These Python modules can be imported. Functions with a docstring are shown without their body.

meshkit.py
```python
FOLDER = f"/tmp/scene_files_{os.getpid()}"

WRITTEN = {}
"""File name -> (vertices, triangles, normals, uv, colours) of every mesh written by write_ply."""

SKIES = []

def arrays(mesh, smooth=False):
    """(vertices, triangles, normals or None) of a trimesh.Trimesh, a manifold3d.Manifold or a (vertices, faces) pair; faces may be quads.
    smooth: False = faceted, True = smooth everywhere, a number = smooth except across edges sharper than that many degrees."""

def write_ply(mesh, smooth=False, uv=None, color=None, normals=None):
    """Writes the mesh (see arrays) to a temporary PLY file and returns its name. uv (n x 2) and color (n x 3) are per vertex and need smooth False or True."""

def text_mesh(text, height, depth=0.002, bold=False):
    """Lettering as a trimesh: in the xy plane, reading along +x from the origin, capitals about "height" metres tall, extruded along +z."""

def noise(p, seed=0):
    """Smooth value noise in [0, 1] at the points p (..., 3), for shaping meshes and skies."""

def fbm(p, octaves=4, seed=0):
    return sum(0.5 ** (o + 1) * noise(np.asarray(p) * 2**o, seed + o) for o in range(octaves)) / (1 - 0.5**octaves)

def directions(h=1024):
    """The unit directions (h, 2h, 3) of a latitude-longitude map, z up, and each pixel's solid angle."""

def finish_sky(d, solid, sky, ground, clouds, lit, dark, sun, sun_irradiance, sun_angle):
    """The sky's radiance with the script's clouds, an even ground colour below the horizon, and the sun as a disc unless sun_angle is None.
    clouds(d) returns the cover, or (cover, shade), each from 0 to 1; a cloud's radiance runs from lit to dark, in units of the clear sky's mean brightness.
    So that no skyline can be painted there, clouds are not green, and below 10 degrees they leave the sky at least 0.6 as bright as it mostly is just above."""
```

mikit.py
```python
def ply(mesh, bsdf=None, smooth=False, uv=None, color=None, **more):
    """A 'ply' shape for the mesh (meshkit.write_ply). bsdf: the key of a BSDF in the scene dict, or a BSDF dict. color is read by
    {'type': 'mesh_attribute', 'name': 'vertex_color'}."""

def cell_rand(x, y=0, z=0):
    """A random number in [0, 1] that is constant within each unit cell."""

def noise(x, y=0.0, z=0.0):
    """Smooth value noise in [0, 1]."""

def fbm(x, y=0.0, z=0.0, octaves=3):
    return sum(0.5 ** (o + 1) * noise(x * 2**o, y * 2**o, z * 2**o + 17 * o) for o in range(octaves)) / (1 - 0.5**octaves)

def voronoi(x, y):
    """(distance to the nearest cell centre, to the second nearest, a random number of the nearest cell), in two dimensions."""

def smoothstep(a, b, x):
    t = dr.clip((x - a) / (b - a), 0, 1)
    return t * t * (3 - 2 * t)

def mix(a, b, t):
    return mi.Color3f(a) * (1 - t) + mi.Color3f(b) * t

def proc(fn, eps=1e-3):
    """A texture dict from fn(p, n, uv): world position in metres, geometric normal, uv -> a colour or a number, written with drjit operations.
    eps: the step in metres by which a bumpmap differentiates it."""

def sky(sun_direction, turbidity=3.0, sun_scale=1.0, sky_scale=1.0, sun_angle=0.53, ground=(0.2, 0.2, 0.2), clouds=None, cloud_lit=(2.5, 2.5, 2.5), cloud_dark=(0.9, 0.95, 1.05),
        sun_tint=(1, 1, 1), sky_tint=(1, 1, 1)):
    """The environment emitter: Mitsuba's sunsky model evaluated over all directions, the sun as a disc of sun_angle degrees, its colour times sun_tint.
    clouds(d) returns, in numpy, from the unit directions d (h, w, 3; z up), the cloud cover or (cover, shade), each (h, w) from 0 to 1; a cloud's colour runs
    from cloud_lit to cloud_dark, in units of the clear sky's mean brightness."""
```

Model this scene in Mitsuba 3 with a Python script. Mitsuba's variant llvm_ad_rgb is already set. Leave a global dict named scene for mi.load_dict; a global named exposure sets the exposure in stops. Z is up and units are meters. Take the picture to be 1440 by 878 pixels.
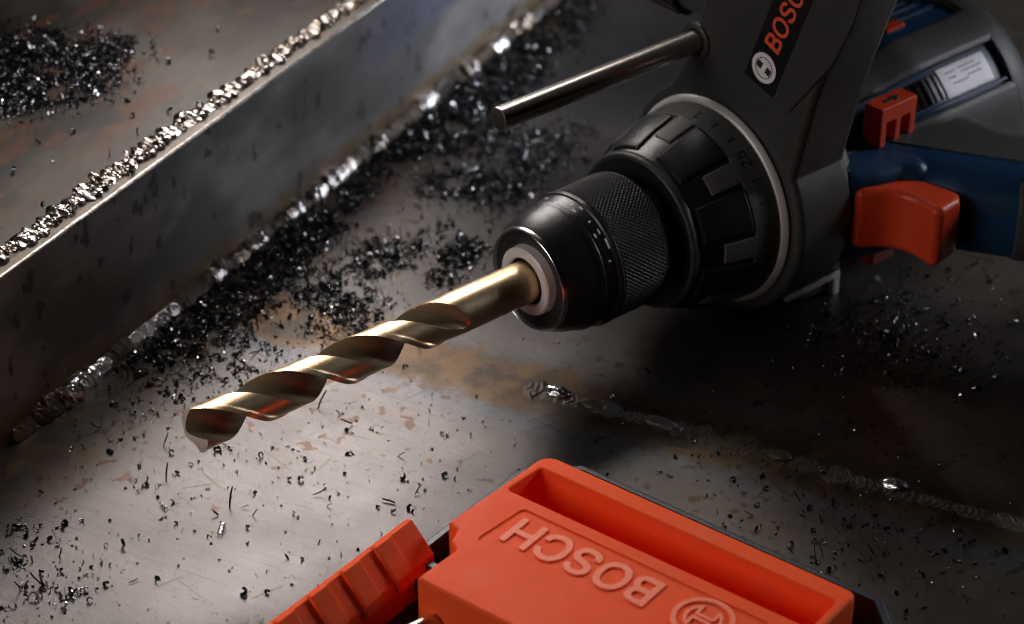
import math, random
import numpy as np, trimesh, manifold3d as m3
import drjit as dr
import mitsuba as mi
import mikit, meshkit
from mikit import proc, noise, fbm, smoothstep, mix
from shapely.geometry import Polygon, Point, box as sbox
from shapely.ops import unary_union
from shapely import affinity

scene, labels = {}, {}
rng = np.random.default_rng(7)
MM = 0.001
T4 = mi.ScalarTransform4f

# ------------------------------------------------------------------ camera
PITCH, D0 = math.radians(32.5), 760.0
FW = np.array([0, math.cos(PITCH), -math.sin(PITCH)])
CAM = -FW * D0 * MM
scene['camera'] = dict(type='thinlens', fov=2 * math.degrees(math.atan(720 / 3300)), fov_axis='x',
                       aperture_radius=0.0031, focus_distance=0.662, near_clip=0.05, far_clip=20.0,
                       to_world=T4().look_at(origin=CAM.tolist(), target=[0, 0, 0], up=[0, 0, 1]))
exposure = 0.42

# ------------------------------------------------------------------ studio lamps (all outside the frame)
def softbox(key, pos, target, w, h, rad, label, depth=60.0):
    pos, target = np.array(pos, float), np.array(target, float)
    d = target - pos; d /= np.linalg.norm(d)
    ex = np.cross([0, 0, 1.0], d); ex /= np.linalg.norm(ex); ey = np.cross(d, ex)
    M = np.eye(4); M[:3, 0] = ex * w / 2 * MM; M[:3, 1] = ey * h / 2 * MM; M[:3, 2] = d; M[:3, 3] = pos * MM
    scene[key + '__diffuser'] = dict(type='rectangle', to_world=T4(M.tolist()), bsdf={'type': 'ref', 'id': 'm_lampface'},
                                     emitter=dict(type='area', radiance={'type': 'rgb', 'value': list(rad)}))
    # black fabric hood behind and around the diffuser
    a, b = w / 2, h / 2
    v = np.array([[-a, -b, depth], [a, -b, depth], [a, b, depth], [-a, b, depth], [-a - 2, -b - 2, -4], [a + 2, -b - 2, -4], [a + 2, b + 2, -4], [-a - 2, b + 2, -4],
                  [-40, -40, -90], [40, -40, -90], [40, 40, -90], [-40, 40, -90]], float)
    f = []
    for i in range(4):
        j = (i + 1) % 4
        f += [[i, j, 4 + j], [i, 4 + j, 4 + i], [4 + i, 4 + j, 8 + j], [4 + i, 8 + j, 8 + i]]
    f += [[8, 9, 10], [8, 10, 11]]
    v = pos + v[:, :1] * ex + v[:, 1:2] * ey + v[:, 2:] * d
    scene[key + '__hood'] = mikit.ply((v * MM, np.array(f)), 'm_hood')
    labels[key] = dict(label=label, category='studio lamp')

GLINT = (11.0, 11.0, 11.6)
KEY, FILL, RIM, STRIP = (12.4, 11.2, 10.6), (4.0, 3.7, 3.5), (17.0, 17.4, 18.6), (24, 22.3, 21.2)
softbox('softbox', (-140, 480, 450), (-60, -80, 0), 240, 320, KEY, 'main softbox above and behind the drill, out of frame')
softbox('softbox_001', (-560, -420, 330), (0, -30, 20), 300, 300, FILL, 'weak softbox at the front left, out of frame')
softbox('softbox_002', (620, 160, 260), (60, 40, 0), 120, 180, RIM, 'small softbox at the right, out of frame')
softbox('softbox_004', (540, 345, 285), (-40, 90, 0), 170, 170, GLINT, 'second softbox at the right, further back, out of frame')
softbox('softbox_003', (100, 400, 640), (-20, -60, 0), 260, 90, STRIP, 'strip softbox high behind the drill, out of frame', 260.0)
def flag(key, c, ex, ey, w, h, label):  # unseen boards added to keep light off parts of the scene
    ex, ey = np.array(ex, float), np.array(ey, float); ex /= np.linalg.norm(ex); ey -= ex * (ey @ ex); ey /= np.linalg.norm(ey); ez = np.cross(ex, ey)
    M = np.eye(4); M[:3, 0], M[:3, 1], M[:3, 2], M[:3, 3] = ex * w / 2 * MM, ey * h / 2 * MM, ez * 2 * MM, np.array(c) * MM
    scene[key] = dict(type='cube', to_world=T4(M.tolist()), bsdf={'type': 'ref', 'id': 'm_hood'})
    labels[key] = dict(label=label, category='studio flag')
flag('studio_flag', (-145, 352, 170), (1, 0, 0), (0, 1, 0), 590, 250, 'added black flag board shading the background, out of frame')
flag('studio_flag_003', (-270, 190, 185), (1, 0, 0), (0, 1, 0), 260, 120, 'added black flag board shading the top left, out of frame')
flag('studio_flag_001', (150, 140, 185), (1, -.15, 0), (0, 0, 1), 370, 170, 'added black flag board shading the right side, out of frame')
flag('studio_flag_002', (225, 140, 350), (1, -.15, 0), (0, 0, 1), 300, 160, 'black flag board added above the one shading the right side, out of frame')

# ------------------------------------------------------------------ frames of the place (mm)
BD = np.array([0.473, 0.881]); BD /= np.linalg.norm(BD)          # along the steel bar
BN = np.array([BD[1], -BD[0]])                                    # out of its face, to the front right
B_EDGE = float(np.dot(BN, [-107.0, 6.2]))                        # distance of the bar's top edge
BH = 55.0
SD = np.array([0.894, -0.447]); SN = np.array([0.447, 0.894])     # floor seam
S_OFF = float(np.dot(SN, [65.6, -73.2]))
AB = np.array([0.76071, 0.64909, 0]); AB /= np.linalg.norm(AB)            # drill axis, to the back
AS = np.array([AB[1], -AB[0], 0])                                 # to the drill's handle
AO = np.array([3.604, -46.217, 40.0])                                 # chuck's front face
MD = np.eye(4); MD[:3, 0], MD[:3, 1], MD[:3, 2], MD[:3, 3] = AB, AS, [0, 0, 1], AO
E1 = np.array([0.79266, -0.60966, 0]); E1 /= np.linalg.norm(E1); E2 = np.array([E1[1], -E1[0], 0])
MC = np.eye(4); MC[:3, 0], MC[:3, 1], MC[:3, 2], MC[:3, 3] = E1, E2, [0, 0, 1], [6.9, -118.1, 0]

# ------------------------------------------------------------------ materials
def two(d): return dict(type='twosided', bsdf=d)
def prin(c, rough=0.4, metal=0.0, spec=0.5, **k):
    c = c if isinstance(c, dict) else {'type': 'rgb', 'value': list(c)}
    return dict(type='principled', base_color=c, roughness=rough, metallic=metal, **({} if metal else {'specular': spec}), **k)
def bump(b, fn, eps, scale=1.0): return dict(type='bumpmap', arbitrary=proc(fn, eps), scale=scale, bsdf=b)
C3 = lambda c: mi.Color3f(*c)

def seg_lines(p_x, p_y, segs):
    out = mi.Float(0)
    for x0, y0, x1, y1, w in segs:
        dx, dy = x1 - x0, y1 - y0; l2 = dx * dx + dy * dy
        t = dr.clip(((p_x - x0) * dx + (p_y - y0) * dy) / l2, 0, 1)
        d = dr.sqrt(dr.square(p_x - x0 - t * dx) + dr.square(p_y - y0 - t * dy))
        taper = 4 * t * (1 - t)
        out = dr.maximum(out, smoothstep(w, w * 0.3, d) * dr.minimum(1, taper * 2))
    return out
_r = random.Random(3)
SCR = []
for _ in range(48):
    x, y = _r.uniform(-125, 20), _r.uniform(-150, -35); a = math.radians(_r.choice([_r.gauss(-38, 14), _r.gauss(35, 18)])); l = _r.uniform(3, 15)
    SCR.append((x, y, x + l * math.cos(a), y + l * math.sin(a), _r.uniform(0.18, 0.5)))

def ground_parts(p):
    x, y = p.x * 1000, p.y * 1000
    s = (x * SN[0] + y * SN[1] - S_OFF)
    q = x * SD[0] + y * SD[1]
    nb = x * BN[0] + y * BN[1] - B_EDGE
    big = fbm(x * 0.035 + 3, y * 0.035 + 9, 1.0, 4)
    med = fbm(x * 0.12, y * 0.12, 5.0, 4)
    fine = noise(x * 5.0, y * 5.0, 2.0)
    wob = (med - 0.5) * 20 + (noise(x * 0.6, y * 0.6, 3.0) - 0.5) * 5
    return x, y, s, q, nb, big, med, fine, wob
def ground_color(p, n, uv):
    x, y, s, q, nb, big, med, fine, wob = ground_parts(p)
    steel = mix((0.074, 0.069, 0.067), (0.145, 0.134, 0.131), big) * (0.82 + 0.36 * fine)
    brush = fbm(s * 1.6, q * 0.05, 3.0, 2)
    c = steel * (0.9 + 0.2 * brush)
    # mill scale and oxide on the rear plate towards the right
    ox = smoothstep(0.44, 0.64, big + 0.25 * (med - 0.5)) * smoothstep(-10, 25, s + wob) * smoothstep(20, 70, x)
    c = mix(c, mix((0.075, 0.050, 0.034), (0.13, 0.085, 0.058), med), ox * 0.8)
    dk = smoothstep(25, 75, x + wob * 2 - 0.25 * y)  # dark scale deepened rightwards: the drill's shade put into the plate colour
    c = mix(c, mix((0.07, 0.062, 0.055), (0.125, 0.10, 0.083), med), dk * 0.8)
    # heat colours along the seam and the bar's foot
    hs = dr.exp(-dr.square((s + wob * 0.6) / 13.0))
    hb = dr.exp(-dr.square((nb - 4 + wob * 0.8) / 17.0))
    tint = mix((0.095, 0.060, 0.030), (0.042, 0.032, 0.024), smoothstep(0.35, 0.65, med))
    c = mix(c, tint, dr.minimum(0.94, 1.3 * dr.maximum(hs, hb)))
    blue = dr.exp(-dr.square((s + 17 + wob * 0.25) / 5.0)) + 0.5 * dr.exp(-dr.square((s - 18 + wob * 0.4) / 5.0))
    c = mix(c, (0.10, 0.115, 0.14), dr.minimum(0.6, blue * 0.42))
    edge = dr.exp(-dr.square((s + 9 + wob * 0.5) / 2.2)) * smoothstep(0.4, 0.6, med)
    c = mix(c, (0.11, 0.07, 0.026), edge * 0.5)
    # rust spots
    rust = smoothstep(0.70, 0.74, fbm(x * 0.33 + 11, y * 0.33 + 4, 7.0, 3)) * smoothstep(0.5, 0.62, fbm(x * 0.03 + 1, y * 0.03, 2.0, 2))
    c = mix(c, (0.07, 0.04, 0.025), rust * 0.85)
    c = mix(c, (0.06, 0.048, 0.038), seg_lines(x, y, SCR) * 0.75)
    pit = smoothstep(0.86, 0.93, noise(x * 1.3 + 5, y * 1.3, 8.0)) * smoothstep(0.35, 0.6, noise(x * 0.09, y * 0.09, 4.0))
    c = mix(c, (0.05, 0.036, 0.026), pit * 0.8)
    hair = smoothstep(0.90, 0.96, noise(s * 4.0 + 40, q * 0.10, 6.0)) + smoothstep(0.92, 0.97, noise((x + y) * 2.6, (x - y) * 0.09, 9.0))
    return c * (1 - 0.28 * dr.minimum(1, hair))
def ground_rough(p, n, uv):
    x, y, s, q, nb, big, med, fine, wob = ground_parts(p)
    return 0.385 + 0.045 * med + 0.08 * fine
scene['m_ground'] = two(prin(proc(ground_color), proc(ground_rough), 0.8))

def bar_color(p, n, uv):
    x, y, z = p.x * 1000, p.y * 1000, p.z * 1000
    q = x * BD[0] + y * BD[1]; nb = x * BN[0] + y * BN[1] - B_EDGE
    big = fbm(q * 0.03 + 2, z * 0.05 + nb * 0.04, 1.0, 4); med = fbm(q * 0.14, z * 0.16 + nb * 0.15, 5.0, 4); fine = noise(q * 3.5, z * 3.5 + nb * 3.5, y * 3)
    # upright face
    f = mix((0.17, 0.175, 0.18), (0.36, 0.365, 0.385), smoothstep(0.3, 0.7, big)) * (0.8 + 0.4 * fine)
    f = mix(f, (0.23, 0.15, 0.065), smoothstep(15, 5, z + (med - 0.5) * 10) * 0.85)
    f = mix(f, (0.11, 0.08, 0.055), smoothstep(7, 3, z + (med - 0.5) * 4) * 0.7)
    f = mix(f, (0.15, 0.17, 0.26), smoothstep(60, 95, q) * smoothstep(26, 36, z + (med - 0.5) * 14) * 0.8)
    f = mix(f, (0.05, 0.05, 0.055), smoothstep(0.70, 0.78, fbm(q * 0.2 + 7, z * 0.11, 4.0, 3)) * 0.7)
    # top plate
    t = mix((0.026, 0.022, 0.018), (0.08, 0.067, 0.056), smoothstep(0.3, 0.7, big)) * (0.85 + 0.3 * fine) * (0.8 + 0.4 * fbm(nb * 1.4, q * 0.05, 2.0, 2))
    t = mix(t, (0.085, 0.034, 0.015), smoothstep(0.52, 0.72, fbm(q * 0.075 + 31, nb * 0.16, 9.0, 4)) * 0.75)
    t = mix(t, (0.045, 0.038, 0.03), dr.exp(-dr.square((nb + 15 + (med - 0.5) * 10) / 6)) * 0.75)
    t = mix(t, (0.13, 0.11, 0.09), smoothstep(-4.2, -3, nb))
    return dr.select(n.z > 0.5, t, f)
scene['m_bar'] = two(prin(proc(bar_color), 0.48, 0.35))
def worn_color(p, n, uv):
    q = p.x * 1000 * BD[0] + p.y * 1000 * BD[1]
    return mix((0.35, 0.32, 0.29), (0.75, 0.70, 0.66), smoothstep(0.3, 0.6, fbm(q * 0.5, p.z * 900, 3.0, 3)))
scene['m_worn'] = two(prin(proc(worn_color), 0.35, 0.9))

def bead_color(p, n, uv):
    x, y, z = p.x * 1000, p.y * 1000, p.z * 1000
    k = fbm(x * 0.09, y * 0.09, z * 0.09, 3)
    return mix((0.15, 0.12, 0.095), (0.66, 0.64, 0.65), smoothstep(0.42, 0.56, k))
def bump_bead(p, n, uv): return 0.00022 * fbm(p.x * 1500, p.y * 1500, p.z * 1500, 2)
scene['m_bead'] = two(bump(prin(proc(bead_color), 0.24, 1.0), bump_bead, 1e-4))
def beadw_color(p, n, uv):
    x, y, z = p.x * 1000, p.y * 1000, p.z * 1000
    return mix((0.30, 0.24, 0.19), (0.80, 0.74, 0.70), fbm(x * 0.3, y * 0.3, z * 0.3, 2))
scene['m_beadtop'] = two(bump(prin(proc(beadw_color), 0.22, 1.0), bump_bead, 1e-4))
def beadd_color(p, n, uv):
    x, y, z = p.x * 1000, p.y * 1000, p.z * 1000
    return mix((0.055, 0.037, 0.022), (0.075, 0.070, 0.064), smoothstep(0.45, 0.65, fbm(x * 0.07, y * 0.07, z * 0.1, 3)))
scene['m_beaddark'] = two(bump(prin(proc(beadd_color), 0.46, 0.4), bump_bead, 1e-4))
scene['m_beadbright'] = two(bump(prin((0.80, 0.81, 0.86), 0.2, 1.0), bump_bead, 1e-4))

scene['m_chip'] = two(prin((0.075, 0.079, 0.088), 0.10, 1.0))
scene['m_chipdark'] = two(prin((0.014, 0.015, 0.017), 0.2, 0.0))
scene['m_chipbright'] = two(prin((0.45, 0.46, 0.50), 0.10, 1.0))
# drill bit
def gold_fn(p, n, uv):
    x = p.x * 1000 * AB[0] + p.y * 1000 * AB[1]
    c = mix((0.63, 0.47, 0.275), (0.75, 0.57, 0.355), fbm(x * 6, p.z * 1500, p.y * 300, 2))
    speck = smoothstep(0.80, 0.86, noise(p.x * 2600, p.y * 2600, p.z * 2600)) * smoothstep(0.5, 0.6, noise(p.x * 260, p.y * 260, p.z * 260))
    return mix(c, (0.75, 0.70, 0.6), speck * 0.8)
def gold_rough(p, n, uv): return 0.31 + 0.08 * fbm(p.x * 900, p.y * 900, p.z * 900, 3)
scene['m_gold'] = two(prin(proc(gold_fn), proc(gold_rough), 1.0))
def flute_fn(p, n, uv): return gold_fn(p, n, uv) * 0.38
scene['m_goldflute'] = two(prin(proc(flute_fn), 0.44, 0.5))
scene['m_tip'] = two(prin((0.74, 0.62, 0.54), 0.36, 0.45))
# plastics
def grain(sc, h):
    def f(p, n, uv): return h * noise(p.x * sc, p.y * sc, p.z * sc)
    return f
def plastic(c, rough, h=0.00004, sc=3500, spec=0.45): return two(bump(prin(c, rough, 0.0, spec), grain(sc, h), 5e-5))
def dusted(c, amt=0.5):
    def f(p, n, uv):
        k = fbm(p.x * 70, p.y * 70, p.z * 70, 4)
        sp = smoothstep(0.88, 0.93, noise(p.x * 1500, p.y * 1500, p.z * 1500))
        return mi.Color3f(*c) * (0.82 + 0.36 * k) + mi.Color3f(0.09, 0.085, 0.08) * sp * amt
    return f
scene['m_grey'] = two(bump(prin(proc(dusted((0.031, 0.032, 0.031))), 0.46, 0.0, 0.42), grain(3500, 0.00004), 5e-5))
scene['m_greylight'] = plastic((0.075, 0.077, 0.075), 0.5)
scene['m_black'] = two(prin(proc(dusted((0.0105, 0.011, 0.0115), 0.35)), 0.34, 0.0, 0.45))
scene['m_rubber'] = two(bump(prin(proc(dusted((0.044, 0.0455, 0.0465))), 0.5, 0.0, 0.42), grain(3500, 0.00006), 5e-5))
scene['m_panel'] = plastic((0.027, 0.028, 0.027), 0.5)
def black_fn(p, n, uv):
    d = smoothstep(0.80, 0.9, noise(p.x * 2200, p.y * 2200, p.z * 2200))
    return mix((0.011, 0.012, 0.013), (0.16, 0.16, 0.155), d * 0.35)
scene['m_dusty'] = two(prin(proc(black_fn), 0.4, 0.0, 0.5))
def knurl(p, n, uv):
    x, y, z = p.x * 1000 - AO[0], p.y * 1000 - AO[1], p.z * 1000 - AO[2]
    t = x * AB[0] + y * AB[1]; a = dr.atan2(x * AS[0] + y * AS[1], z) * 21.4
    k = 2 * math.pi / 1.35
    return 0.0003 * (dr.abs(dr.sin((a + t * 0.8) * k / 2)) + dr.abs(dr.sin((a - t * 0.8) * k / 2)))
scene['m_knurl'] = two(bump(prin((0.014, 0.0145, 0.015), 0.36, 0.0, 0.5), knurl, 6e-5))
scene['m_pad'] = two(prin((0.010, 0.0105, 0.012), 0.38, 0.0, 0.4))
scene['m_gloss'] = two(prin((0.009, 0.0095, 0.011), 0.2, 0.0, 0.5))
scene['m_blue'] = plastic((0.007, 0.036, 0.088), 0.40, spec=0.3)
scene['m_red'] = plastic((0.56, 0.048, 0.014), 0.38, 0.00002, spec=0.3)
scene['m_print_red'] = two(prin((0.72, 0.085, 0.03), 0.45))
scene['m_print_white'] = two(prin((0.72, 0.70, 0.74), 0.45))
scene['m_print_dark'] = two(prin((0.016, 0.016, 0.017), 0.5))
scene['m_print_purple'] = two(prin((0.30, 0.16, 0.26), 0.5))
scene['m_silver'] = two(prin((0.70, 0.69, 0.69), 0.42, 0.45))
scene['m_nose'] = two(prin((0.80, 0.73, 0.71), 0.5, 0.3))
scene['m_bright'] = two(prin((0.75, 0.75, 0.74), 0.2, 1.0))
scene['m_rod'] = two(prin((0.60, 0.55, 0.50), 0.27, 1.0))
def case_fn(p, n, uv):
    c = mix((0.83, 0.088, 0.020), (0.88, 0.102, 0.026), fbm(p.x * 400, p.y * 400, p.z * 400, 3))
    wear = smoothstep(0.58, 0.75, fbm(p.x * 60 + 3, p.y * 60, p.z * 60, 4))
    c = mix(c, (0.70, 0.13, 0.06), wear * 0.35)
    speck = smoothstep(0.90, 0.94, noise(p.x * 1700, p.y * 1700, p.z * 1700))
    return mix(c, (0.20, 0.06, 0.035), speck * 0.6)
def case_rough(p, n, uv): return 0.40 + 0.2 * fbm(p.x * 120, p.y * 120, p.z * 120, 3)
scene['m_case'] = two(bump(prin(proc(case_fn), proc(case_rough), 0.0, 0.08), grain(2600, 0.00003), 5e-5))
scene['m_case_letter'] = two(bump(prin((0.88, 0.20, 0.10), 0.5, 0.0, 0.3), grain(2600, 0.00005), 5e-5))
scene['m_navy'] = plastic((0.016, 0.022, 0.036), 0.38)
scene['m_lampface'] = dict(type='diffuse', reflectance={'type': 'rgb', 'value': [0.7, 0.7, 0.7]})
scene['m_hood'] = two(dict(type='diffuse', reflectance={'type': 'rgb', 'value': [0.02, 0.02, 0.02]}))

# ------------------------------------------------------------------ mesh helpers (mm)
def add(key, mesh, mat, M=None, smooth=30, **lab):
    k, i = key, 1
    while k in scene: k = f'{key}_{i:03d}'; i += 1
    if not isinstance(mesh, trimesh.Trimesh):
        mm = mesh.to_mesh(); mesh = trimesh.Trimesh(mm.vert_properties[:, :3], mm.tri_verts, process=False)
    mesh = mesh.copy()
    if M is not None: mesh.apply_transform(M)
    mesh.apply_scale(MM)
    scene[k] = mikit.ply(mesh, mat, smooth=smooth)
    if lab: labels[k] = lab
    return k
def ring(poly, step):
    c = np.array(poly.exterior.coords)[:-1]
    c = c[np.linalg.norm(np.roll(c, -1, 0) - c, axis=1) > 0.02]
    if not bool(Polygon(c).exterior.is_ccw): c = c[::-1]
    pts = []
    for i in range(len(c)):
        a, b = c[i], c[(i + 1) % len(c)]
        n = max(1, int(round(np.linalg.norm(b - a) / step)))
        pts += [a + (b - a) * k / n for k in range(n)]
    pts = np.array(pts)
    e = np.roll(pts, -1, 0) - pts; e /= np.linalg.norm(e, axis=1, keepdims=True) + 1e-12
    n1 = np.stack([e[:, 1], -e[:, 0]], 1); n0 = np.roll(n1, 1, 0)
    n = n0 + n1; n /= np.linalg.norm(n, axis=1, keepdims=True) + 1e-12
    n /= np.clip((n * n1).sum(1, keepdims=True), 0.5, 1)
    return pts, n
def loft(poly, prof, step=1.5):
    """Closed solid: prof = [(z, inward offset)] from bottom to top."""
    pts, n = ring(poly, step); N = len(pts)
    v = np.vstack([np.column_stack([pts - n * o, np.full(N, z)]) for z, o in prof])
    i = np.arange(N); j = (i + 1) % N; f = []
    for k in range(len(prof) - 1):
        a, b = k * N, (k + 1) * N
        f.append(np.stack([a + i, a + j, b + j], 1)); f.append(np.stack([a + i, b + j, b + i], 1))
    for k, flip in ((0, True), (len(prof) - 1, False)):
        ff = np.asarray(m3.triangulate([np.ascontiguousarray(pts - n * prof[k][1])], -1, False))
        f.append(k * N + (ff[:, ::-1] if flip else ff))
    return trimesh.Trimesh(v, np.vstack(f), process=False)
def bprof(z0, z1, b0, b1, k=5):
    pr = [(z0 + b0 * (1 - math.cos(t)), b0 * (1 - math.sin(t))) for t in np.linspace(0, math.pi / 2, k)] if b0 else [(z0, 0)]
    pr += [(z1 - b1 * (1 - math.sin(t)), b1 * (1 - math.cos(t))) for t in np.linspace(0, math.pi / 2, k)] if b1 else [(z1, 0)]
    return pr
def prism(poly, z0, z1, b0=0, b1=0, step=1.5):
    r = max(b0, b1) * 1.08                          # plan corners no tighter than the edge's rounding
    if r:
        p = poly.buffer(-r, quad_segs=10).buffer(r, quad_segs=10)
        if p.geom_type == 'MultiPolygon': p = max(p.geoms, key=lambda g: g.area)
        if p.area > 0.80 * poly.area: poly = Polygon(p.exterior)
    return loft(poly, bprof(z0, z1, b0, b1), step)
def rpoly(pts, r=1.0, rc=None):
    p = Polygon(pts)
    return p.buffer(-r).buffer(r, quad_segs=6) if r else p
def to_m(t):
    t = trimesh.Trimesh(t.vertices, t.faces, process=False); t.merge_vertices()
    return m3.Manifold(m3.Mesh(np.asarray(t.vertices, np.float32), np.asarray(t.faces, np.uint32)))
def from_m(m):
    mm = m.to_mesh(); return trimesh.Trimesh(mm.vert_properties[:, :3], mm.tri_verts, process=False)
def lathe(prof, n=96, phi0=0.0, phi1=2 * math.pi):
    """prof [(t, r)] about the t axis; angle phi from +z (v) towards +u."""
    prof = np.array(prof, float); full = abs(phi1 - phi0 - 2 * math.pi) < 1e-6
    ph = np.linspace(phi0, phi1, n + 1)[: n if full else n + 1]
    v = np.array([[t, r * math.sin(a), r * math.cos(a)] for a in ph for t, r in prof]); m = len(prof); f = []
    for i in range(n):
        j = (i + 1) % len(ph)
        for k in range(m - 1):
            a, b, c, d = i * m + k, i * m + k + 1, j * m + k + 1, j * m + k
            f += [[a, b, c], [a, c, d]]
    return trimesh.Trimesh(v, f, process=False)
def patch(t0, t1, p0, p1, rfn, h, bev=0.6, nt=8, skirt=1.5, npd=2.0):
    """A raised pad on a surface of revolution rfn(t); p in degrees."""
    rm = rfn((t0 + t1) / 2); bp = math.degrees(bev / rm)
    ts = [t0, t0 + bev * .3, t0 + bev] + list(np.linspace(t0 + bev, t1 - bev, nt + 1)[1:-1]) + [t1 - bev, t1 - bev * .3, t1]
    k = max(3, int((p1 - p0) / npd))
    ps = [p0, p0 + bp * .3, p0 + bp] + list(np.linspace(p0 + bp, p1 - bp, k + 1)[1:-1]) + [p1 - bp, p1 - bp * .3, p1]
    def hh(i, n): return 0.0 if i in (0, n - 1) else (0.72 if i in (1, n - 2) else 1.0)
    v, f = [], []; A, B = len(ts), len(ps)
    for i, t in enumerate(ts):
        for j, p in enumerate(ps):
            e = min(hh(i, A), hh(j, B)); r = rfn(t) + h * e - (skirt if e == 0 else 0); a = math.radians(p)
            v.append([t, r * math.sin(a), r * math.cos(a)])
    for i in range(A - 1):
        for j in range(B - 1):
            a, b, c, d = i * B + j, i * B + j + 1, (i + 1) * B + j + 1, (i + 1) * B + j
            f += [[a, b, c], [a, c, d]]
    return trimesh.Trimesh(v, f, process=False)
def place(mesh, o, ex, ey):
    ex = np.array(ex, float); ex /= np.linalg.norm(ex); ey = np.array(ey, float); ey -= ex * (ey @ ex); ey /= np.linalg.norm(ey)
    M = np.eye(4); M[:3, 0], M[:3, 1], M[:3, 2], M[:3, 3] = ex, ey, np.cross(ex, ey), o
    m = mesh.copy(); m.apply_transform(M); return m
def cyl(p0, p1, r, n=40, bev=0.5, r1=None):
    p0, p1 = np.array(p0, float), np.array(p1, float); L = np.linalg.norm(p1 - p0); r1 = r1 or r
    m = lathe([(0, 0.0), (0, r - bev), (bev * .3, r - bev * .3), (bev, r), (L - bev, r1), (L - bev * .3, r1 - bev * .3), (L, r1 - bev), (L, 0.0)], n)
    m.merge_vertices(); m.update_faces(m.nondegenerate_faces())
    if m.volume < 0: m.invert()
    d = (p1 - p0) / L; a = np.cross(d, [0.31, 0.9, 0.2]); a /= np.linalg.norm(a); b = np.cross(d, a)
    M = np.eye(4); M[:3, 0], M[:3, 1], M[:3, 2], M[:3, 3] = d, a, b, p0
    m.apply_transform(M); return m
def bentbox(c, size, r=0.5):
    x, y, z = np.array(size) / 2
    return prism(rpoly([(c[0] - x, c[1] - y), (c[0] + x, c[1] - y), (c[0] + x, c[1] + y), (c[0] - x, c[1] + y)], r), c[2] - z, c[2] + z, r * .8, r * .8, 2.0)
def dw(t, u, v): return AO + AB * t + AS * u + np.array([0, 0, 1.0]) * v      # drill frame to world

# ------------------------------------------------------------------ the setting: floor plates with their seam
gx = 620.0
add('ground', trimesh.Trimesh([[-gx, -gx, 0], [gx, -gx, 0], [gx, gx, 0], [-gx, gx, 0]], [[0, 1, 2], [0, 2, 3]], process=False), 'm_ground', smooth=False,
    label='scratched bare steel floor plate with brown heat stains', kind='structure')

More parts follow.
